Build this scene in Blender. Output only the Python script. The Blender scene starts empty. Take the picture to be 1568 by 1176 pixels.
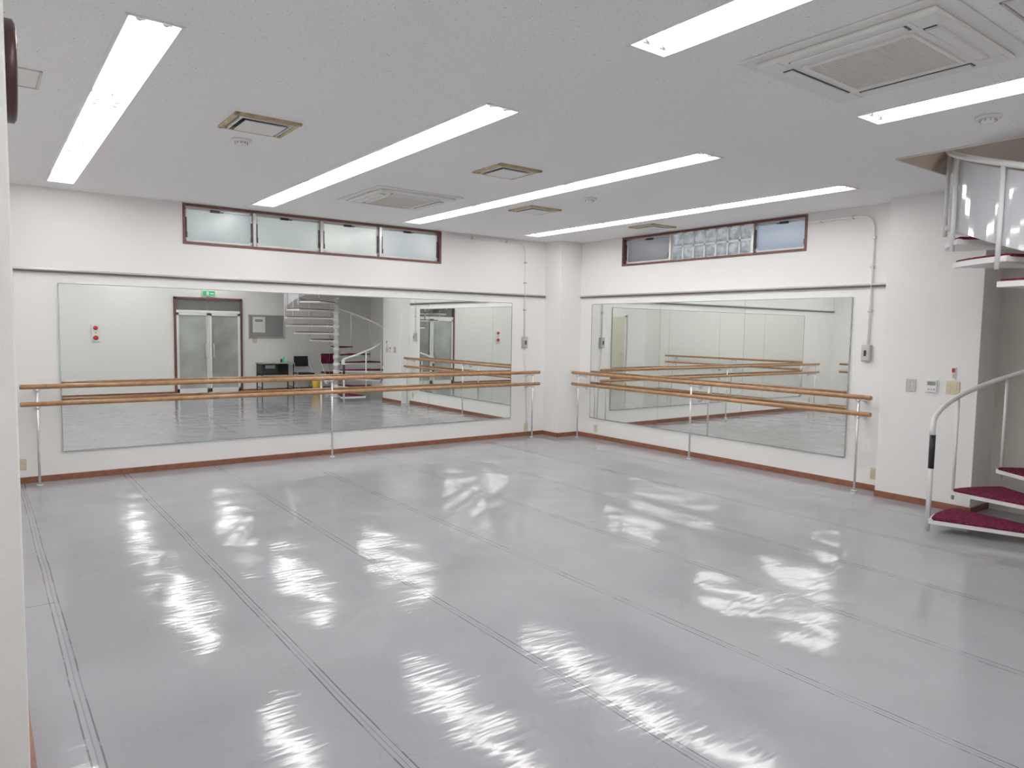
import bpy, bmesh, math, random
from mathutils import Vector, Matrix
random.seed(3)
YW=8.51; XW=7.373; HC=2.93; XL=-0.5; YB=-0.78; XR=8.5

# ------------------------------------------------------------ materials
def new_mat(name):
    m=bpy.data.materials.new(name); m.use_nodes=True
    return m, m.node_tree.nodes, m.node_tree.links, m.node_tree.nodes['Principled BSDF']
def pbr(name,col,rough=.5,metal=0.,spec=.5,bump=0,bscale=60,var=0.,vscale=5,coat=0):
    m,n,l,b=new_mat(name)
    b.inputs['Base Color'].default_value=(*col,1); b.inputs['Roughness'].default_value=rough
    b.inputs['Metallic'].default_value=metal; b.inputs['Specular IOR Level'].default_value=spec
    b.inputs['Coat Weight'].default_value=coat
    tc=n.new('ShaderNodeTexCoord')
    if var>0:
        t=n.new('ShaderNodeTexNoise'); t.inputs['Scale'].default_value=vscale; t.inputs['Detail'].default_value=4
        l.new(tc.outputs['Object'],t.inputs['Vector'])
        r=n.new('ShaderNodeValToRGB'); r.color_ramp.elements[0].position=.3; r.color_ramp.elements[1].position=.7
        r.color_ramp.elements[0].color=(*[c*(1-var) for c in col],1); r.color_ramp.elements[1].color=(*[min(1,c*(1+var)) for c in col],1)
        l.new(t.outputs['Fac'],r.inputs['Fac']); l.new(r.outputs['Color'],b.inputs['Base Color'])
    if bump>0:
        t=n.new('ShaderNodeTexNoise'); t.inputs['Scale'].default_value=bscale
        l.new(tc.outputs['Object'],t.inputs['Vector'])
        bp=n.new('ShaderNodeBump'); bp.inputs['Strength'].default_value=bump; bp.inputs['Distance'].default_value=.01
        l.new(t.outputs['Fac'],bp.inputs['Height']); l.new(bp.outputs['Normal'],b.inputs['Normal'])
    return m
def emis(name,col,s):
    m,n,l,b=new_mat(name)
    b.inputs['Base Color'].default_value=(*col,1)
    b.inputs['Emission Color'].default_value=(*col,1); b.inputs['Emission Strength'].default_value=s
    return m
def wood(name,c1,c2,rough=.35,scale=(1,1,1)):
    m,n,l,b=new_mat(name)
    tc=n.new('ShaderNodeTexCoord'); mp=n.new('ShaderNodeMapping'); mp.inputs['Scale'].default_value=scale
    t=n.new('ShaderNodeTexNoise'); t.inputs['Scale'].default_value=14; t.inputs['Detail'].default_value=6
    r=n.new('ShaderNodeValToRGB'); r.color_ramp.elements[0].position=.35; r.color_ramp.elements[1].position=.68
    r.color_ramp.elements[0].color=(*c1,1); r.color_ramp.elements[1].color=(*c2,1)
    l.new(tc.outputs['Object'],mp.inputs[0]); l.new(mp.outputs[0],t.inputs['Vector']); l.new(t.outputs['Fac'],r.inputs[0]); l.new(r.outputs[0],b.inputs['Base Color'])
    b.inputs['Roughness'].default_value=rough
    return m
def frosted(name,c1,c2,scale=1.5,wave=0):
    m,n,l,b=new_mat(name); out=[x for x in n if x.type=='OUTPUT_MATERIAL'][0]
    tc=n.new('ShaderNodeTexCoord'); t=n.new('ShaderNodeTexNoise'); t.inputs['Scale'].default_value=scale; t.inputs['Detail'].default_value=1
    l.new(tc.outputs['Object'],t.inputs['Vector'])
    r=n.new('ShaderNodeValToRGB'); r.color_ramp.elements[0].position=.38; r.color_ramp.elements[1].position=.62
    r.color_ramp.elements[0].color=(*c1,1); r.color_ramp.elements[1].color=(*c2,1); l.new(t.outputs['Fac'],r.inputs[0])
    tr=n.new('ShaderNodeBsdfTranslucent'); l.new(r.outputs[0],tr.inputs['Color'])
    g=n.new('ShaderNodeBsdfGlossy'); g.inputs['Roughness'].default_value=.25
    mx=n.new('ShaderNodeMixShader'); mx.inputs[0].default_value=.06
    l.new(tr.outputs[0],mx.inputs[1]); l.new(g.outputs[0],mx.inputs[2]); l.new(mx.outputs[0],out.inputs['Surface'])
    return m

M_wall=pbr('wall_paint',(.885,.875,.855),.75,spec=.25,bump=.15,bscale=180,var=.012,vscale=.8)
M_white=pbr('white_enamel',(.84,.84,.83),.35)
M_grey=pbr('grey_plastic',(.42,.42,.43),.5)
M_steel=pbr('brushed_steel',(.72,.72,.72),.28,metal=.85)
M_alu=pbr('aluminium',(.55,.54,.53),.35,metal=.7)
M_dark=pbr('dark_metal',(.03,.03,.035),.4)
M_rail=pbr('rail_dark',(.10,.075,.07),.4)
M_brown=wood('brown_window_frame',(.12,.035,.028),(.18,.06,.045))
M_clock=wood('dark_clock_wood',(.035,.012,.012),(.06,.02,.018))
M_base=wood('baseboard_wood',(.19,.065,.033),(.27,.098,.047),.4)
M_barre=wood('barre_wood',(.30,.145,.058),(.44,.23,.10),.3,(1,1,1))
M_black=pbr('black',(.015,.015,.017),.5)
M_maroon=pbr('maroon_carpet',(.15,.018,.045),.9,spec=.1,bump=.6,bscale=300,var=.8,vscale=70)
M_mirror=pbr('mirror_silver',(.87,.895,.865),0.0,metal=1)
M_medge=pbr('mirror_edge',(.45,.53,.5),.2,metal=.5)
M_beige=pbr('beige_plastic',(.66,.56,.36),.45)
M_tan=pbr('tan_rust_frame',(.50,.39,.20),.5,var=.25,vscale=14)
M_acw=pbr('ac_plastic',(.80,.795,.77),.45)
M_acg=pbr('ac_grille',(.72,.69,.62),.7)
M_red=pbr('red_plastic',(.5,.02,.015),.35)
M_green=emis('exit_green',(.01,.33,.12),.5)
M_paper=pbr('paper',(.78,.78,.74),.8)
M_board=pbr('board_grey',(.27,.29,.28),.6)
M_yel=pbr('yellow_plastic',(.75,.47,.03),.4)
M_cream=pbr('cream_door_paint',(.66,.63,.52),.45)
M_glassdoor=pbr('door_glass_grey',(.38,.40,.385),.06,spec=.8,var=.35,vscale=1.2)
M_glassdark=pbr('transom_glass_grey',(.12,.13,.125),.06,spec=.8)
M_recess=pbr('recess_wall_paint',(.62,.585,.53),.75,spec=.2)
M_refl=pbr('lamp_reflector',(.93,.93,.93),.4)
M_tube=emis('fluorescent_tube',(1,.985,.975),18.5)
M_panel=pbr('glossy_guard_panel',(.55,.555,.59),.07,spec=.9,coat=.6)
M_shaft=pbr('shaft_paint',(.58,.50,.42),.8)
F1=frosted('frosted_glass_a',(.36,.43,.43),(.50,.56,.53)); F2=frosted('frosted_glass_b',(.46,.51,.48),(.64,.66,.58))
F3=frosted('frosted_glass_c',(.60,.64,.60),(.80,.80,.71)); F4=frosted('frosted_glass_d',(.52,.57,.59),(.68,.70,.68))
F5=frosted('frosted_glass_dark',(.19,.18,.21),(.27,.26,.29)); F6=frosted('frosted_glass_blue',(.40,.47,.58),(.47,.54,.64))
F7=frosted('glass_block',(.40,.46,.50),(.66,.71,.75),12)

# ceiling
M_ceil,n,l,b=new_mat('ceiling_acoustic_board')
tc=n.new('ShaderNodeTexCoord'); t=n.new('ShaderNodeTexNoise'); t.inputs['Scale'].default_value=95; t.inputs['Detail'].default_value=3
l.new(tc.outputs['Object'],t.inputs['Vector'])
r=n.new('ShaderNodeValToRGB'); r.color_ramp.elements[0].position=.27; r.color_ramp.elements[1].position=.35
r.color_ramp.elements[0].color=(.45,.43,.42,1); r.color_ramp.elements[1].color=(.905,.895,.895,1)
l.new(t.outputs['Fac'],r.inputs[0]); l.new(r.outputs[0],b.inputs['Base Color']); b.inputs['Roughness'].default_value=.9
bp=n.new('ShaderNodeBump'); bp.inputs['Strength'].default_value=.3; bp.inputs['Distance'].default_value=.003
l.new(r.outputs[0],bp.inputs['Height']); l.new(bp.outputs[0],b.inputs['Normal'])

# floor
M_floor,n,l,b=new_mat('grey_vinyl_dance_floor')
def math_(op,a,bv=None,c=None):
    x=n.new('ShaderNodeMath'); x.operation=op
    for i,v in enumerate((a,bv,c)):
        if v is None: continue
        if isinstance(v,(int,float)): x.inputs[i].default_value=v
        else: l.new(v,x.inputs[i])
    return x.outputs[0]
tc=n.new('ShaderNodeTexCoord'); sp=n.new('ShaderNodeSeparateXYZ'); l.new(tc.outputs['Object'],sp.inputs[0])
nz=n.new('ShaderNodeTexNoise'); nz.inputs['Scale'].default_value=.8; nz.inputs['Detail'].default_value=3; l.new(tc.outputs['Object'],nz.inputs['Vector'])
xx=math_('ADD',sp.outputs['X'],math_('MULTIPLY',math_('SUBTRACT',nz.outputs['Fac'],.5),.03))
tt=math_('DIVIDE',math_('SUBTRACT',xx,.30),.913)
fr=math_('FRACT',math_('ADD',tt,20.5))
d=math_('MULTIPLY',math_('ABSOLUTE',math_('SUBTRACT',fr,.5)),.913)
tape=math_('LESS_THAN',d,.022)
line=math_('LESS_THAN',math_('ABSOLUTE',math_('SUBTRACT',d,.022)),.0034)
mid=math_('LESS_THAN',d,.0028)
nb=n.new('ShaderNodeTexNoise'); nb.inputs['Scale'].default_value=3.5; nb.inputs['Detail'].default_value=3; l.new(tc.outputs['Object'],nb.inputs['Vector'])
br=math_('GREATER_THAN',nb.outputs['Fac'],.47)
line=math_('MULTIPLY',line,math_('ADD',math_('MULTIPLY',br,.5),.5))
# one cross seam on the narrow side strip
cross=math_('MULTIPLY',math_('LESS_THAN',math_('ABSOLUTE',math_('SUBTRACT',sp.outputs['Y'],4.75)),.005),math_('LESS_THAN',sp.outputs['X'],.30))
line=math_('MAXIMUM',line,cross)
pid=math_('FLOOR',math_('ADD',tt,20.))
wn=n.new('ShaderNodeTexWhiteNoise'); wn.noise_dimensions='1D'; l.new(pid,wn.inputs['W'])
n2=n.new('ShaderNodeTexNoise'); n2.inputs['Scale'].default_value=1.6; n2.inputs['Detail'].default_value=6; l.new(tc.outputs['Object'],n2.inputs['Vector'])
mp=n.new('ShaderNodeMapping'); mp.inputs['Scale'].default_value=(14,1.2,1); l.new(tc.outputs['Object'],mp.inputs[0])
n3=n.new('ShaderNodeTexNoise'); n3.inputs['Scale'].default_value=3; n3.inputs['Detail'].default_value=5; l.new(mp.outputs[0],n3.inputs['Vector'])
nsc=n.new('ShaderNodeTexNoise'); nsc.inputs['Scale'].default_value=9; nsc.inputs['Detail'].default_value=8; nsc.inputs['Distortion'].default_value=1.5; l.new(tc.outputs['Object'],nsc.inputs['Vector'])
sc=math_('LESS_THAN',nsc.outputs['Fac'],.33)
val=math_('ADD',math_('MULTIPLY',wn.outputs['Value'],.02),math_('MULTIPLY',n2.outputs['Fac'],.08))
val=math_('ADD',val,math_('MULTIPLY',n3.outputs['Fac'],.02))
val=math_('ADD',val,.272)
val=math_('ADD',val,math_('MULTIPLY',tape,.012))
val=math_('SUBTRACT',val,math_('MULTIPLY',line,.18))
val=math_('SUBTRACT',val,math_('MULTIPLY',mid,.09))
val=math_('SUBTRACT',val,math_('MULTIPLY',sc,.02))
cc=n.new('ShaderNodeCombineColor')
l.new(math_('MULTIPLY',val,1.0),cc.inputs[0]); l.new(math_('MULTIPLY',val,1.0),cc.inputs[1]); l.new(math_('MULTIPLY',val,1.085),cc.inputs[2])
l.new(cc.outputs[0],b.inputs['Base Color'])
rg=math_('ADD',math_('MULTIPLY',n3.outputs['Fac'],.06),.075)
rg=math_('SUBTRACT',rg,math_('MULTIPLY',tape,.02)); l.new(rg,b.inputs['Roughness'])
b.inputs['Specular IOR Level'].default_value=.42
mp2=n.new('ShaderNodeMapping'); mp2.inputs['Scale'].default_value=(2.2,2.2,1); l.new(tc.outputs['Object'],mp2.inputs[0])
n4=n.new('ShaderNodeTexNoise'); n4.inputs['Scale'].default_value=1.6; n4.inputs['Detail'].default_value=0; l.new(mp2.outputs[0],n4.inputs['Vector'])
mp3=n.new('ShaderNodeMapping'); mp3.inputs['Scale'].default_value=(5,30,1); mp3.inputs['Rotation'].default_value=(0,0,.5); l.new(tc.outputs['Object'],mp3.inputs[0])
n5=n.new('ShaderNodeTexNoise'); n5.inputs['Scale'].default_value=1; n5.inputs['Detail'].default_value=1; l.new(mp3.outputs[0],n5.inputs['Vector'])
h=math_('ADD',math_('MULTIPLY',n4.outputs['Fac'],1.0),math_('MULTIPLY',tape,.12))
h=math_('ADD',h,math_('MULTIPLY',n5.outputs['Fac'],.17))
bp=n.new('ShaderNodeBump'); bp.inputs['Strength'].default_value=1; bp.inputs['Distance'].default_value=.0055
l.new(h,bp.inputs['Height']); l.new(bp.outputs[0],b.inputs['Normal'])

# ------------------------------------------------------------ mesh builder
class Mesh:
    def __init__(s,name): s.name=name; s.bm=bmesh.new(); s.mats=[]
    def mi(s,m):
        if m not in s.mats: s.mats.append(m)
        return s.mats.index(m)
    def box(s,x0,x1,y0,y1,z0,z1,m,bev=0,rot=None,org=None):
        r=bmesh.ops.create_cube(s.bm,size=1)['verts']
        for v in r: v.co=Vector(((x0+x1)/2+v.co.x*(x1-x0),(y0+y1)/2+v.co.y*(y1-y0),(z0+z1)/2+v.co.z*(z1-z0)))
        if rot is not None:
            for v in r: v.co=rot@(v.co-org)+org
        i=s.mi(m)
        for f in set(f for v in r for f in v.link_faces): f.material_index=i
        if bev>0:
            es=list(set(e for v in r for e in v.link_edges))
            bmesh.ops.bevel(s.bm,geom=es,offset=bev,segments=2,affect='EDGES',profile=.5,material=i)
    def poly(s,pts,m):
        f=s.bm.faces.new([s.bm.verts.new(p) for p in pts]); f.material_index=s.mi(m)
    def prism(s,pts,z0,z1,m,mtop=None):
        lo=[s.bm.verts.new((p[0],p[1],z0)) for p in pts]; hi=[s.bm.verts.new((p[0],p[1],z1)) for p in pts]
        i=s.mi(m); k=len(pts)
        for a in range(k):
            s.bm.faces.new([lo[a],lo[(a+1)%k],hi[(a+1)%k],hi[a]]).material_index=i
        s.bm.faces.new(lo[::-1]).material_index=i
        s.bm.faces.new(hi).material_index=s.mi(mtop) if mtop else i
    def tube(s,pts,rad,m,seg=12,cap=True,smooth=True):
        pts=[Vector(p) for p in pts]; rings=[]; i=s.mi(m)
        t0=(pts[1]-pts[0]).normalized(); up=Vector((0,0,1)) if abs(t0.z)<.9 else Vector((1,0,0))
        nrm=(up-t0*up.dot(t0)).normalized()
        for k,p in enumerate(pts):
            t=(pts[min(k+1,len(pts)-1)]-pts[max(k-1,0)]).normalized()
            nrm=(nrm-t*nrm.dot(t)).normalized(); bn=t.cross(nrm)
            rr=rad[k] if isinstance(rad,(list,tuple)) else rad
            rings.append([s.bm.verts.new(p+(nrm*math.cos(a)+bn*math.sin(a))*rr) for a in [2*math.pi*j/seg for j in range(seg)]])
        for A,Bq in zip(rings,rings[1:]):
            for j in range(seg):
                f=s.bm.faces.new([A[j],A[(j+1)%seg],Bq[(j+1)%seg],Bq[j]]); f.material_index=i; f.smooth=smooth
        if cap:
            s.bm.faces.new(rings[0][::-1]).material_index=i; s.bm.faces.new(rings[-1]).material_index=i
    def done(s):
        bmesh.ops.recalc_face_normals(s.bm,faces=s.bm.faces[:])
        me=bpy.data.meshes.new(s.name); s.bm.to_mesh(me); s.bm.free()
        for m in s.mats: me.materials.append(m)
        o=bpy.data.objects.new(s.name,me); bpy.context.collection.objects.link(o)
        return o
def cells(u0,u1,v0,v1,holes):
    us=sorted(set([u0,u1]+[h[i] for h in holes for i in (0,1)])); vs=sorted(set([v0,v1]+[h[i] for h in holes for i in (2,3)]))
    for a,c in zip(us,us[1:]):
        for e,g in zip(vs,vs[1:]):
            mu,mv=(a+c)/2,(e+g)/2
            if any(h[0]<mu<h[1] and h[2]<mv<h[3] for h in holes): continue
            yield a,c,e,g

# ------------------------------------------------------------ shell
fl=Mesh('floor'); fl.box(XL-.2,XR+.2,YB-.3,YW+.2,-.1,0,M_floor); fl.done()
LIGHTS=[(.56,.78,3.55,8.1),(2.45,2.69,3.57,8.1),(4.32,4.56,3.5,8.1),(6.19,6.43,3.43,8.05),(2.46,2.70,-.6,2.43),(4.32,4.58,-.6,2.33),(.56,.78,-.6,2.43)]  # last fixture is out of view, added to brighten the left pier
OPEN=(5.57,7.75,.3,2.67)
c=Mesh('ceiling')
for a,b_,e,g in cells(XL-.2,XR+.2,YB-.3,YW+.2,LIGHTS+[OPEN]): c.box(a,b_,e,g,HC,HC+.12,M_ceil)
c.done()
W1=(1.83,5.11,2.485,2.925); W2=(4.47,7.30,2.525,2.925)
w=Mesh('wall_far')
for a,b_,e,g in cells(XL-.2,XR+.2,0,HC+.12,[W1]): w.box(a,b_,YW,YW+.2,e,g,M_wall)
w.done()
w=Mesh('wall_right')
for a,b_,e,g in cells(2.7,YW+.05,0,HC+.12,[W2]): w.box(XW,XW+.2,a,b_,e,g,M_wall)
w.done()
w=Mesh('wall_left'); w.box(XL-.2,XL,YB-.3,YW+.1,0,HC+.1,M_wall); w.done()
w=Mesh('wall_rear'); w.box(XL-.2,XR+.2,YB-.2,YB,0,HC+.1,M_wall); w.done()
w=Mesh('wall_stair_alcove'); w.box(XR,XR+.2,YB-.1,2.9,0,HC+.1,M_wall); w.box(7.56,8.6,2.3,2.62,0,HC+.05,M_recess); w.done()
w=Mesh('corner_column'); w.box(6.96,XW+.05,8.15,YW+.05,0,HC+.05,M_wall,.004); w.done()
w=Mesh('wall_pier')
w.box(7.16,8.6,2.62,3.48,0,HC+.05,M_wall,.004); w.done()
w=Mesh('wall_pier'); w.box(XL-.02,.095,2.8,3.45,0,HC+.05,M_wall,.006); w.done()
# shaft
s=Mesh('wall_stairwell_shaft')
x0,x1,y0,y1=OPEN; T=5.4
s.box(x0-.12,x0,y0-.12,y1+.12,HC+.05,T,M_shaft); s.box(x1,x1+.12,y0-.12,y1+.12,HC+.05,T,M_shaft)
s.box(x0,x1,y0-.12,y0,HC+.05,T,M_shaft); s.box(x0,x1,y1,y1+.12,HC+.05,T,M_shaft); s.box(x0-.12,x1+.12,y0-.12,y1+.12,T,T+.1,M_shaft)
s.done()
t=Mesh('trim_stairwell_edge')
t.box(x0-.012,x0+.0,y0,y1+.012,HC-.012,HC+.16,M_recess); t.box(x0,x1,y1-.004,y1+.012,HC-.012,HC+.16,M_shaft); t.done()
# baseboards
BH=.062
def bb(name,*boxes):
    m=Mesh(name)
    for q in boxes: m.box(q[0],q[1],q[2],q[3],0,BH,M_base,.003)
    m.done()
bb('baseboard_far',(XL,6.95,YW-.014,YW))
bb('baseboard_column',(6.946,6.96,8.136,YW),(6.946,XW,8.136,8.15))
bb('baseboard_right',(XW-.014,XW,3.48,8.15))
bb('baseboard_pier',(7.146,7.16,2.62,3.48),(7.146,7.56,2.606,2.62))
bb('baseboard_left',(XL,XL+.014,YB,1.2),(XL,XL+.014,2.2,2.8),(XL,XL+.014,3.45,YW))
bb('baseboard_rear',(XL,3.59,YB,YB+.014),(5.11,XR,YB,YB+.014))
bb('baseboard_pier_left',(.095,.116,2.79,3.46),(XL,.116,3.45,3.464),(XL,.116,2.786,2.8))
def prail(name,pts):
    m=Mesh(name)
    for (a,b_,e,g) in pts:
        m.box(a,b_,e,g,2.098,2.116,M_rail,.003)
        m.box(a,b_,e,g,2.116,2.136,M_alu,.003)
    m.done()
prail('trim_1',[(XL,6.95,YW-.03,YW)])
prail('trim_2',[(XW-.03,XW,3.5,8.14)])

# ------------------------------------------------------------ mirrors
m=Mesh('mirror_panel')
e=[.66,2.07,3.50,4.92,6.32]
for a,b_ in zip(e,e[1:]):
    m.box(a,b_-.003,YW-.016,YW-.001,.30,1.99,M_mirror)
m.box(.655,6.325,YW-.018,YW-.001,.288,.30,M_medge); m.box(.655,6.325,YW-.018,YW-.001,1.99,1.999,M_medge)
m.box(.65,.66,YW-.018,YW-.001,.29,1.995,M_medge); m.box(6.32,6.327,YW-.018,YW-.001,.29,1.995,M_medge)
m.done()
m=Mesh('mirror_panel')
e=[3.92,5.22,6.54,7.88]
for a,b_ in zip(e,e[1:]): m.box(XW-.016,XW-.001,a,b_-.003,.31,1.995,M_mirror)
m.box(XW-.018,XW-.001,3.915,7.885,.298,.31,M_medge); m.box(XW-.018,XW-.001,3.915,7.885,1.995,2.004,M_medge)
m.box(XW-.018,XW-.001,3.912,3.92,.30,2.0,M_medge); m.box(XW-.018,XW-.001,7.88,7.886,.30,2.0,M_medge)
m.done()

# ------------------------------------------------------------ barres
def barre(name,u0,u1,posts,P,heights=(.975,.805)):
    m=Mesh(name); off=.19
    for z in heights:
        m.tube([P(u0,off,z),P(u0+.01,off,z),P(u1-.01,off,z),P(u1,off,z)],[.020,.024,.024,.020],M_barre,16)
    for u in posts:
        m.tube([P(u,off,0),P(u,off,.012)],.03,M_steel,16)
        m.tube([P(u,off,0),P(u,off,heights[0]-.02)],.0115,M_steel)
        for z in heights:
            m.tube([P(u-.03,off,z-.026),P(u+.03,off,z-.026)],.012,M_steel,8)
            m.tube([P(u,off,z-.05),P(u,off+.0,z-.022)],.017,M_steel,10)
            m.tube([P(u,off,z-.03),P(u,off*.5,z-.045),P(u,.019,z-.06)],.008,M_steel,8)
            m.tube([P(u,.019,z-.06),P(u,.028,z-.06)],.026,M_steel,14)
    return m.done()
PL=lambda u,w,z:(u,YW-w,z)
PR=lambda u,w,z:(XW-w,u,z)
PX=lambda u,w,z:(XL+w,u,z)
barre('ballet_barre',.30,6.73,[.44,3.46,6.60],PL)
barre('ballet_barre',3.57,8.10,[3.70,5.84,7.96],PR)
barre('ballet_barre',3.85,8.2,[4.1,6.0,7.9],PX)

# ------------------------------------------------------------ windows
def window(name,P,u0,u1,z0,z1,muls,panes,block=None):
    m=Mesh(name)
    def bx(a,b_,w0,w1,e,g,mat,bev=0):
        p=P(a,w0,e); q=P(b_,w1,g)
        m.box(min(p[0],q[0]),max(p[0],q[0]),min(p[1],q[1]),max(p[1],q[1]),e,g,mat,bev)
    T=.028
    bx(u0,u1,-.12,.012,z0,z0+T,M_brown,.003); bx(u0,u1,-.12,.012,z1-T,z1,M_brown,.003)
    bx(u0,u0+T,-.12,.012,z0+T,z1-T,M_brown,.003); bx(u1-T,u1,-.12,.012,z0+T,z1-T,M_brown,.003)
    ed=[u0+T]+muls+[u1-T]
    for k,(a,b_) in enumerate(zip(ed,ed[1:])):
        if k>0: bx(a-.018,a+.018,-.10,-.01,z0+T,z1-T,M_alu,.003)
        a2=a+(.02 if k>0 else .004); b2=b_-(.02 if k<len(ed)-2 else .004)
        if block==k:
            nbk=7; h=(z1-z0-2*T)/2; wd=(b2-a2)/nbk
            for i in range(nbk):
                for j in range(2):
                    ua,ub,za,zb=a2+i*wd+.010,a2+(i+1)*wd-.010,z0+T+j*h+.010,z0+T+(j+1)*h-.010
                    p=[P(ua,-.045,za),P(ub,-.045,za),P(ub,-.045,zb),P(ua,-.045,zb)]
                    q1=[P(ua+.03,-.030,za+.03),P(ub-.03,-.030,za+.03),P(ub-.03,-.030,zb-.03),P(ua+.03,-.030,zb-.03)]
                    for q in range(4): m.poly([p[q],p[(q+1)%4],q1[(q+1)%4],q1[q]],F7)
                    m.poly(q1,F7)
            for i in range(nbk+1): bx(a2+i*wd-.010,a2+i*wd+.010,-.10,-.035,z0+T,z1-T,M_white)
            bx(a2,b2,-.10,-.035,z0+T+h-.010,z0+T+h+.010,M_white)
            continue
        s_=.022; e_=z0+T+.006; g_=z1-T-.006
        bx(a2,b2,-.075,-.045,e_,e_+s_,M_white,.004); bx(a2,b2,-.075,-.045,g_-s_,g_,M_alu,.004)
        bx(a2,a2+s_,-.075,-.045,e_,g_,M_white,.004); bx(b2-s_,b2,-.075,-.045,e_,g_,M_white,.004)
        for (cu,cz,du,dz) in ((a2+s_,e_+s_,1,1),(b2-s_,e_+s_,-1,1)):
            pts=[P(cu,-.05,cz),P(cu+du*.035,-.05,cz)]+[P(cu+du*(.035-.035*math.sin(t_)),-.05,cz+dz*(.035-.035*math.cos(t_))) for t_ in [i*math.pi/12 for i in range(1,6)]]+[P(cu,-.05,cz+dz*.035)]
            m.poly(pts,M_white)
        m.poly([P(a2+.01,-.06,e_+.01),P(b2-.01,-.06,e_+.01),P(b2-.01,-.06,g_-.01),P(a2+.01,-.06,g_-.01)],panes[k])
        cu=(a2+b2)/2-.05
        bx(cu-.05,cu+.05,-.045,-.012,g_-.035,g_-.008,M_dark,.004)
        bx(cu+.05,cu+.09,-.04,-.02,g_-.03,g_-.02,M_dark)
        for su in (a2+.012,b2-.012):
            bx(su-.008,su+.008,-.045,-.015,z0+T+.05,z0+T+.11,M_dark,.002)
            bx(su-.005,su+.005,-.045,-.025,z0+T+.11,z0+T+.27,M_dark,.002)
    return m.done()
window('window_1',PL,W1[0],W1[1],W1[2],W1[3],[2.61,3.42,4.21],[F1,F2,F3,F4])
window('window_2',PR,W2[0],W2[1],W2[2],W2[3],[5.18,6.44],[F6,None,F5],block=1)

# ------------------------------------------------------------ ceiling lights
for (x0,x1,y0,y1) in LIGHTS:
    m=Mesh('fluorescent_ceiling_light')
    D=.07; xm=(x0+x1)/2; z=HC
    m.poly([(x0,y0,z),(x0,y1,z),(x0+.03,y1-.02,z+D),(x0+.03,y0+.02,z+D)],M_refl)
    m.poly([(x1,y0,z),(x1,y1,z),(x1-.03,y1-.02,z+D),(x1-.03,y0+.02,z+D)],M_refl)
    m.poly([(x0,y0,z),(x1,y0,z),(x1-.03,y0+.02,z+D),(x0+.03,y0+.02,z+D)],M_refl)
    m.poly([(x0,y1,z),(x1,y1,z),(x1-.03,y1-.02,z+D),(x0+.03,y1-.02,z+D)],M_refl)
    m.box(x0,x1,y0,y1,z+D,z+D+.03,M_refl)
    for q in ((x0-.012,x0+.004,y0-.012,y1+.012),(x1-.004,x1+.012,y0-.012,y1+.012),(x0,x1,y0-.012,y0+.004),(x0,x1,y1-.004,y1+.012)):
        m.box(*q,z-.006,z+.004,M_white)
    nu=max(1,round((y1-y0)/1.5)); L=(y1-y0)/nu
    for i in range(nu):
        a=y0+i*L+.045; b_=y0+(i+1)*L-.045
        for dx in (-.054,.054):
            m.tube([(xm+dx,a+.02,z+.022),(xm+dx,b_-.02,z+.022)],.018,M_tube,10,cap=False)
            for yy,dy in ((a,.022),(b_,-.022)):
                m.tube([(xm+dx,yy,z+.022),(xm+dx,yy+dy,z+.022)],.019,M_alu,10)
            for yy in (a,b_):
                m.box(xm+dx-.02,xm+dx+.02,yy-.012,yy+.002,z+.003,z+D,M_white,.002)
        m.box(xm-.02,xm+.02,a,b_,z+.045,z+D,M_refl,.004)
    m.done()

# ------------------------------------------------------------ cassette ACs
def ac(cx,cy):
    m=Mesh('ceiling_air_conditioner'); R=.475; z=HC
    m.box(cx-R,cx+R,cy-R,cy+R,z-.012,z+.0,M_acw,.005)
    m.box(cx-R+.06,cx+R-.06,cy-R+.06,cy+R-.06,z-.034,z-.01,M_acw,.012)
    m.box(cx-.24,cx+.24,cy-.24,cy+.24,z-.038,z-.03,M_acg,.004)
    for i in range(40):
        u=-.235+i*.012
        m.box(cx-.235,cx+.235,cy+u,cy+u+.005,z-.0395,z-.037,M_acg)
    for q in ((-.262,.262,-.262,-.240),(-.262,.262,.240,.262),(-.262,-.240,-.24,.24),(.240,.262,-.24,.24)):
        m.box(cx+q[0],cx+q[1],cy+q[2],cy+q[3],z-.043,z-.03,M_acw,.002)
    for k in range(4):
        Rm=Matrix.Rotation(k*math.pi/2,3,'Z'); o=Vector((cx,cy,z))
        m.box(cx-.27,cx+.27,cy+.300,cy+.355,z-.0365,z-.033,M_dark,0,Rm,o)
        m.box(cx-.262,cx+.262,cy+.309,cy+.357,z-.043,z-.034,M_acw,.003,Rm,o)
        m.box(cx+.30,cx+.40,cy+.30,cy+.40,z-.037,z-.033,M_acw,.002,Rm,o)
    m.done()
ac(3.51,1.78); ac(3.52,6.68)
def vent(cx,cy):
    m=Mesh('ceiling_vent'); R=.21; z=HC
    for k in range(4):
        Rm=Matrix.Rotation(k*math.pi/2,3,'Z'); o=Vector((cx,cy,z))
        m.box(cx-R,cx+R,cy+R-.03,cy+R,z-.014,z,M_tan,.003,Rm,o)
        m.box(cx-R+.035,cx+R-.035,cy+R-.055,cy+R-.045,z-.020,z-.002,M_tan if k==0 else M_acw,0,Rm,o)
    m.box(cx-R+.03,cx+R-.03,cy-R+.03,cy+R-.03,z-.004,z-.0,M_dark)
    m.box(cx-.13,cx+.13,cy-.13,cy+.13,z-.03,z-.02,M_acw,.004)
    m.box(cx-.03,cx+.03,cy-.03,cy+.03,z-.02,z,M_acw)
    m.done()
for q in ((1.54,4.90),(3.60,4.94),(4.98,6.30),(6.88,6.30)): vent(*q)
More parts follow.
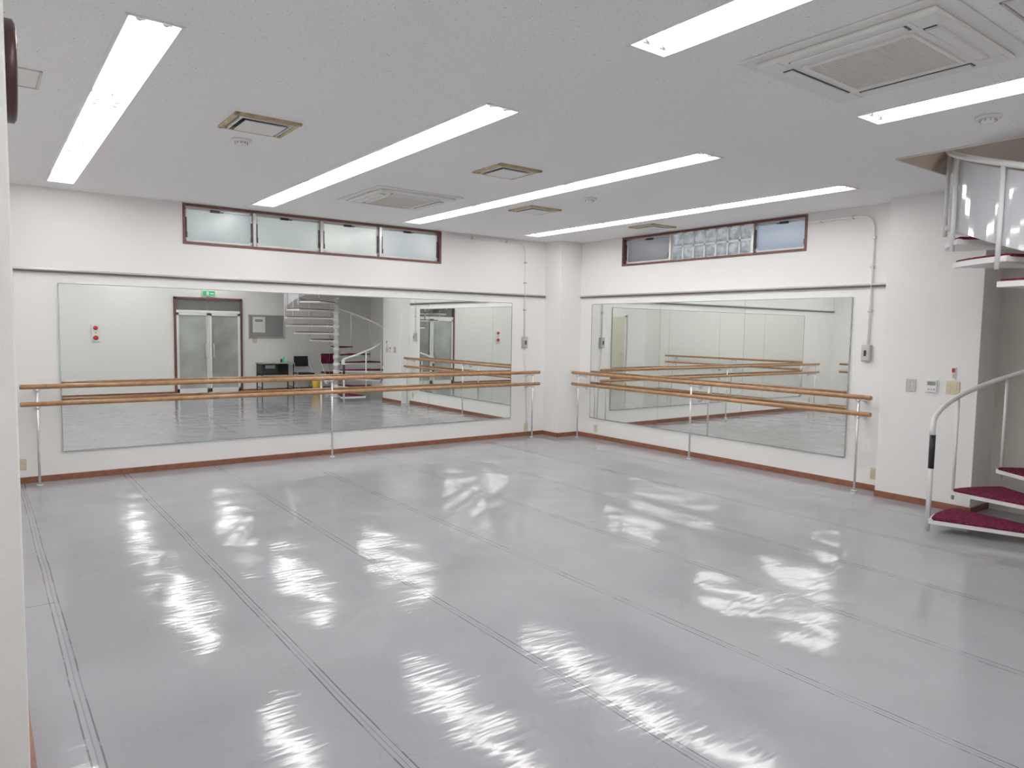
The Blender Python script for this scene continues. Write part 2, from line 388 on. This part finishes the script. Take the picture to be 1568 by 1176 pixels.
def smoke(cx,cy):
    m=Mesh('smoke_detector'); z=HC
    m.tube([(cx,cy,z),(cx,cy,z-.012),(cx,cy,z-.016)],[.07,.07,.055],M_acw,28)
    m.tube([(cx,cy,z-.014),(cx,cy,z-.03),(cx,cy,z-.04),(cx,cy,z-.045)],[.045,.04,.028,.012],M_acw,24)
    for i in range(10):
        a=i*math.pi/5; m.box(cx+.043*math.cos(a)-.003,cx+.043*math.cos(a)+.003,cy+.043*math.sin(a)-.003,cy+.043*math.sin(a)+.003,z-.032,z-.02,M_grey)
    m.done()
for q in ((1.56,5.38),(4.97,5.40),(4.93,1.84)): smoke(*q)
def hatch(x0,x1,y0,y1):
    m=Mesh('ceiling_access_hatch'); z=HC
    for q in ((x0,x1,y0,y0+.012),(x0,x1,y1-.012,y1),(x0,x0+.012,y0,y1),(x1-.012,x1,y0,y1)): m.box(*q,z-.006,z,M_alu,.001)
    m.box(x0+.014,x1-.014,y0+.014,y1-.014,z-.003,z,M_acw); m.box((x0+x1)/2-.02,(x0+x1)/2+.02,y0+.03,y0+.05,z-.006,z,M_grey); m.done()
hatch(-.05,.32,4.64,5.0); hatch(3.3,3.75,.8,1.22)

# ------------------------------------------------------------ conduits, boxes, outlets
def arc(P,u,z,r,w):
    return [P(u-r+r*math.sin(t_),w,z-r+r*math.cos(t_)) for t_ in [i*math.pi/16 for i in range(9)]]
m=Mesh('electrical_conduit')
m.tube([PL(5.2,.02,2.885)]+arc(PL,6.56,2.885,.14,.02)+[PL(6.56,.02,1.505)],.011,M_wall,8)
m.tube([PL(6.56,.02,1.325),PL(6.56,.02,1.1),PL(6.60,.02,.98),PL(6.62,.02,.19)],.008,M_wall,8)
for u in (5.6,6.2): m.box(u-.01,u+.01,YW-.033,YW-.001,2.865,2.905,M_alu,.002)
for z in (2.6,2.3,1.9): m.box(6.54,6.58,YW-.033,YW-.001,z-.01,z+.01,M_alu,.002)
m.done()
m=Mesh('electrical_conduit')
PRr=lambda u,w,z:(XW-w,-u,z)
m.tube([PRr(-4.45,.02,2.83)]+arc(PRr,-3.72,2.83,.14,.02)+[PRr(-3.72,.02,1.51)],.011,M_wall,8)
for u in (4.3,3.95): m.box(XW-.033,XW-.001,u-.01,u+.01,2.81,2.85,M_alu,.002)
for z in (2.6,2.3,1.85): m.box(XW-.033,XW-.001,3.70,3.74,z-.01,z+.01,M_alu,.002)
m.done()
def swbox(P,u,z):
    m=Mesh('surface_switch_box')
    p=P(u-.045,0,0);q=P(u+.045,.05,0)
    m.box(min(p[0],q[0]),max(p[0],q[0]),min(p[1],q[1]),max(p[1],q[1]),z-.085,z+.085,M_grey,.006)
    p=P(u-.035,.05,0);q=P(u+.035,.056,0)
    m.box(min(p[0],q[0]),max(p[0],q[0]),min(p[1],q[1]),max(p[1],q[1]),z-.075,z+.075,M_alu,.003)
    p=P(u-.012,.056,0);q=P(u+.012,.064,0)
    m.box(min(p[0],q[0]),max(p[0],q[0]),min(p[1],q[1]),max(p[1],q[1]),z-.03,z+.03,M_dark,.003)
    m.done()
swbox(PL,6.56,1.415); swbox(PR,3.73,1.42)
def plate(name,P,u,z,w,h,mat,kind):
    m=Mesh(name)
    def bx(a,b_,w0,w1,e,g,mm,bev=0):
        p=P(a,w0,e); q=P(b_,w1,g)
        m.box(min(p[0],q[0]),max(p[0],q[0]),min(p[1],q[1]),max(p[1],q[1]),e,g,mm,bev)
    bx(u-w/2,u+w/2,0,.009,z-h/2,z+h/2,mat,.003)
    if kind=='outlet':
        for dz in (-.022,.022):
            bx(u-.017,u+.017,.009,.012,z+dz-.014,z+dz+.014,M_cream,.002)
            for du in (-.006,.006): bx(u+du-.0015,u+du+.0015,.012,.0125,z+dz-.006,z+dz+.006,M_dark)
    if kind=='switch':
        for du in (-w*.22,w*.22): bx(u+du-.010,u+du+.010,.009,.015,z-.025,z+.025,M_cream,.003)
    if kind=='metal':
        bx(u-w*.3,u-.005,.009,.013,z-.03,z+.03,M_steel,.002); bx(u+.002,u+w*.35,.009,.014,z-.02,z+.02,M_beige,.002)
    if kind=='thermo':
        bx(u-w*.4,u+w*.4,.009,.02,z-h*.45,z+h*.45,M_white,.004)
        bx(u-w*.3,u+w*.3,.02,.0215,z+h*.05,z+h*.32,M_board)
        for i in range(3): bx(u-w*.28+i*w*.2,u-w*.28+i*w*.2+w*.12,.02,.023,z-h*.3,z-h*.18,M_grey,.001)
    if kind=='lamp':
        bx(u-w*.3,u+w*.3,.009,.02,z+h*.1,z+h*.42,M_red,.003); bx(u-w*.2,u+w*.2,.009,.015,z-h*.35,z-h*.05,M_alu,.002)
    m.done()
plate('power_outlet',PL,.31,.19,.07,.115,M_beige,'outlet'); plate('power_outlet',PL,6.63,.13,.07,.115,M_beige,'outlet')
plate('power_outlet',PR,7.76,.15,.07,.115,M_beige,'outlet'); plate('power_outlet',PR,3.60,.18,.07,.115,M_beige,'outlet')
PP=lambda u,w,z:(7.16-w,u,z)
plate('light_switch',PP,3.19,1.135,.09,.12,M_alu,'metal'); plate('thermostat_panel',PP,3.0,1.14,.12,.13,M_white,'thermo')
plate('light_switch',PP,2.82,1.135,.115,.12,M_beige,'switch'); plate('emergency_call_button',PP,2.82,1.265,.04,.12,M_white,'lamp')
# wall clock
m=Mesh('wall_clock'); cy,cz,R=3.08,2.46,.17; X=.095
m.tube([(X,cy,cz),(X+.03,cy,cz),(X+.038,cy,cz)],[R,R,R-.012],M_clock,40)
m.tube([(X+.0381,cy,cz),(X+.039,cy,cz)],[R-.025,R-.025],M_paper,40)
for k in range(12):
    a=k*math.pi/6; m.box(X+.039,X+.0395,cy-.003,cy+.003,cz+.115,cz+.135,M_black,0,Matrix.Rotation(a,3,'X'),Vector((X,cy,cz)))
m.box(X+.0395,X+.041,cy-.004,cy+.004,cz,cz+.08,M_black,0,Matrix.Rotation(-1.0,3,'X'),Vector((X,cy,cz)))
m.box(X+.041,X+.0425,cy-.003,cy+.003,cz,cz+.115,M_black,0,Matrix.Rotation(.9,3,'X'),Vector((X,cy,cz))); m.done()

# ------------------------------------------------------------ spiral staircase
m=Mesh('spiral_staircase'); PXc,PYc,R=6.55,1.50,1.12
STEP=math.radians(25.7); A0=math.radians(108); RISE=.17; Z0=.12; N=19
def pt(a,r,z): return (PXc+r*math.cos(a),PYc+r*math.sin(a),z)
def rail_off(s_): # handrail height over the step line, lower on the upper run
    t_=min(1,max(0,(s_-6)/5)); return .80-.20*t_*t_*(3-2*t_)
m.tube([pt(0,0,0),pt(0,0,4.2)],.057,M_white,24); m.tube([pt(0,0,0),pt(0,0,.02)],.13,M_white,24)
for k in range(N):
    a1=A0-k*STEP; a0=a1-STEP*1.12; zt=Z0+k*RISE
    outer=[pt(a0+(a1-a0)*i/6,R,0)[:2] for i in range(7)]
    inner=[pt(a1,.06,0)[:2],pt(a0,.06,0)[:2]]
    m.prism(outer+inner,zt-.05,zt-.012,M_white)
    o2=[pt(a0+.01+(a1-a0-.02)*i/6,R-.02,0)[:2] for i in range(7)]
    m.prism(o2+[pt(a1-.01,.075,0)[:2],pt(a0+.01,.075,0)[:2]],zt-.012,zt+.004,M_maroon)
    m.tube([pt(a1-.09,.0,zt-.1),pt(a1-.09,.0,zt-.005)],.075,M_white,20)
    m.tube([pt(a1-.006,.08,zt-.008),pt(a1-.006,R-.03,zt-.008)],.012,M_maroon,8)
    ab=a1-.05
    m.tube([pt(ab,R+.012,zt-.10),pt(ab,R+.012,zt+rail_off(k))],.016 if k>9 else (.013 if k else .02),M_white,10)
    q=pt(ab,R-.01,zt-.035); m.box(q[0]-.022,q[0]+.022,q[1]-.022,q[1]+.022,q[2]-.018,q[2]+.018,M_white,.004)
m.tube([pt(A0-.05,R+.012,0),pt(A0-.05,R+.012,.86)],.020,M_white,12)
m.tube([pt(A0-.05,R+.012,.52),pt(A0-.05,R+.012,.80)],.0225,M_black,12)
nn=(N-1)*8
hp=[pt(A0-.02,R+.012,.80),pt(A0-.022,R+.012,.86),pt(A0-.035,R+.012,.905)]
for i in range(nn+1):
    hp.append(pt(A0-.05-i*STEP/8,R+.012,Z0+rail_off(i/8)+i*RISE/8))
m.tube(hp,.021,M_white,12)
i0=int(10.6*8); rp=R-.008
pa=[]
for i in range(i0,nn+1):
    aa=A0-.05-i*STEP/8; z=Z0+i*RISE/8
    pa.append(([pt(aa,rp,z+.06),pt(aa,rp,z+rail_off(i/8)-.035)]))
for q,w_ in zip(pa,pa[1:]): 
    m.poly([q[0],w_[0],w_[1],q[1]],M_panel)
st=m.done()

# ------------------------------------------------------------ rear wall items (seen in mirrors)
m=Mesh('door_1'); y=YB+.001
X0,X1=3.64,5.06
m.box(X0-.05,X0,y,y+.05,0,2.24,M_brown,.003); m.box(X1,X1+.05,y,y+.05,0,2.24,M_brown,.003); m.box(X0-.05,X1+.05,y,y+.05,2.19,2.24,M_brown,.003)
m.box(X0,X1,y,y+.045,1.88,1.94,M_white,.003); m.box(X0,X1,y,y+.012,1.94,2.19,M_glassdark)
xm=(X0+X1)/2
for a,b_ in ((X0,xm-.003),(xm+.003,X1)):
    m.box(a,a+.055,y,y+.04,0,1.88,M_white,.003); m.box(b_-.055,b_,y,y+.04,0,1.88,M_white,.003)
    m.box(a,b_,y,y+.04,1.82,1.88,M_white,.003); m.box(a,b_,y,y+.04,0,.12,M_white,.003); m.box(a+.05,b_-.05,y,y+.015,.1,1.84,M_glassdoor)
for hx in (xm-.09,xm+.09):
    m.tube([(hx,y+.04,.85),(hx,y+.08,.87),(hx,y+.08,1.15),(hx,y+.04,1.17)],.011,M_steel,8)
m.done()
m=Mesh('exit_sign'); m.box(4.2,4.5,y,y+.05,2.27,2.41,M_white,.005); m.box(4.215,4.485,y+.05,y+.054,2.285,2.395,M_green)
m.box(4.30,4.35,y+.054,y+.056,2.30,2.38,M_white); m.box(4.38,4.46,y+.054,y+.056,2.325,2.345,M_white); m.done()
m=Mesh('notice_board'); m.box(5.28,6.12,y,y+.02,1.32,1.85,M_board,.003)
for q in ((5.26,6.14,1.30,1.33),(5.26,6.14,1.84,1.87),(5.26,5.29,1.3,1.87),(6.11,6.14,1.3,1.87)): m.box(q[0],q[1],y,y+.03,q[2],q[3],M_alu,.003)
m.box(5.36,5.66,y+.02,y+.023,1.44,1.82,M_paper); m.box(5.42,5.60,y+.023,y+.024,1.70,1.76,M_board); m.done()
m=Mesh('fire_alarm'); m.box(1.95,2.11,y,y+.04,1.20,1.58,M_white,.008)
for z,r_,mt in ((1.50,.045,M_red),(1.40,.02,M_alu),(1.29,.05,M_red)): m.tube([(2.03,y+.04,z),(2.03,y+.055,z),(2.03,y+.065,z)],[r_,r_,r_*.5],mt,20)
m.done()
m=Mesh('light_switch'); m.box(5.36,5.46,y,y+.01,1.18,1.30,M_beige,.003); m.box(5.38,5.44,y+.01,y+.016,1.21,1.27,M_cream,.002); m.done()
m=Mesh('desk')
m.box(5.40,6.22,y+.06,y+.52,.69,.715,M_grey,.004)
for xx_ in (5.43,6.19):
    for yy in (y+.09,y+.49): m.tube([(xx_,yy,0),(xx_,yy,.69)],.014,M_black,10)
    m.tube([(xx_,y+.09,.12),(xx_,y+.49,.12)],.01,M_black,8)
m.box(5.43,5.80,y+.1,y+.49,.45,.68,M_black,.006); m.box(5.44,6.18,y+.09,y+.11,.40,.69,M_black,.003)
m.box(5.5,5.74,y+.49,y+.497,.58,.66,M_board,.003); m.done()
m=Mesh('desk_stationery')
for xx_,h_,mt in ((6.02,.14,M_green),(6.08,.10,M_white),(5.96,.09,M_dark)): m.tube([(xx_,y+.3,.716),(xx_,y+.3,.716+h_*.7),(xx_,y+.3,.716+h_)],[.025,.025,.012],mt,14)
m.box(5.52,5.74,y+.22,y+.38,.716,.735,M_paper,.002); m.done()
def chair(name,cx,cy,mat,frame,hb):
    m=Mesh(name)
    m.box(cx-.2,cx+.2,cy-.2,cy+.2,.42,.46,mat,.015)
    for sx in (-.2,.2):
        m.tube([(cx+sx,cy+.22,0),(cx+sx,cy+.12,.42),(cx+sx,cy-.20,.72),(cx+sx*.9,cy-.23,hb)],.011,frame,8)
        m.tube([(cx+sx,cy-.24,0),(cx+sx,cy+.05,.42)],.011,frame,8)
    m.tube([(cx-.2,cy-.24,.03),(cx+.2,cy-.24,.03)],.01,frame,8); m.tube([(cx-.2,cy+.215,.03),(cx+.2,cy+.215,.03)],.01,frame,8)
    m.box(cx-.19,cx+.19,cy-.245,cy-.215,hb-.26,hb,mat,.012)
    m.done()
chair('folding_chair',6.50,-.40,M_black,M_steel,.86)
chair('folding_chair',7.20,-.38,M_maroon,M_steel,.92)
m=Mesh('waste_bin'); bx_,by_=6.68,.02
m.tube([(bx_,by_,0),(bx_,by_,.40)],[.11,.15],M_yel,20); m.tube([(bx_,by_,.39),(bx_,by_,.41)],[.158,.158],M_yel,20); m.done()
m=Mesh('door_2'); XD=XL+.001; m.box(XD,XD+.03,1.25,2.15,0,2.02,M_cream,.004); m.box(XD,XD+.045,1.2,1.25,0,2.07,M_white,.004); m.box(XD,XD+.045,2.15,2.2,0,2.07,M_white,.004); m.box(XD,XD+.045,1.2,2.2,2.02,2.07,M_white,.004)
m.tube([(XL+.03,2.06,.95),(XL+.08,2.06,.95),(XL+.085,1.95,.95)],.01,M_steel,8); m.done()

# ------------------------------------------------------------ added fill lamp, out of view, to brighten the stairwell shaft
m=Mesh('stairwell_fill_lamp'); m.tube([(5.95,.75,T),(5.95,.75,T-.05)],.16,M_white,24); m.tube([(5.95,.75,T-.05),(5.95,.75,T-.09)],[.15,.11],emis('fill_lamp_glow',(1,.93,.82),55),24); m.done()

# ------------------------------------------------------------ world + camera
w=bpy.data.worlds.new('world'); bpy.context.scene.world=w; w.use_nodes=True
w.node_tree.nodes['Background'].inputs[0].default_value=(.93,.97,1,1); w.node_tree.nodes['Background'].inputs[1].default_value=1.0
cam=bpy.data.cameras.new('camera'); co=bpy.data.objects.new('camera',cam); bpy.context.collection.objects.link(co)
r0=Vector((.8018,-.5974,.016)).normalized(); r1=Vector((.0322,.07,.997)); r1=(r1-r0*r1.dot(r0)).normalized(); r2=r0.cross(r1)
Mx=Matrix((r0,r1,r2)).transposed().to_4x4(); Mx.translation=Vector((0,0,1.6)); co.matrix_world=Mx
cam.sensor_width=36; cam.sensor_fit='HORIZONTAL'; cam.lens=36*1094.28/1568; cam.clip_start=.02
bpy.context.scene.camera=co
vs=bpy.context.scene.view_settings; vs.view_transform='Standard'; vs.look='None'; vs.exposure=0; vs.gamma=1.12
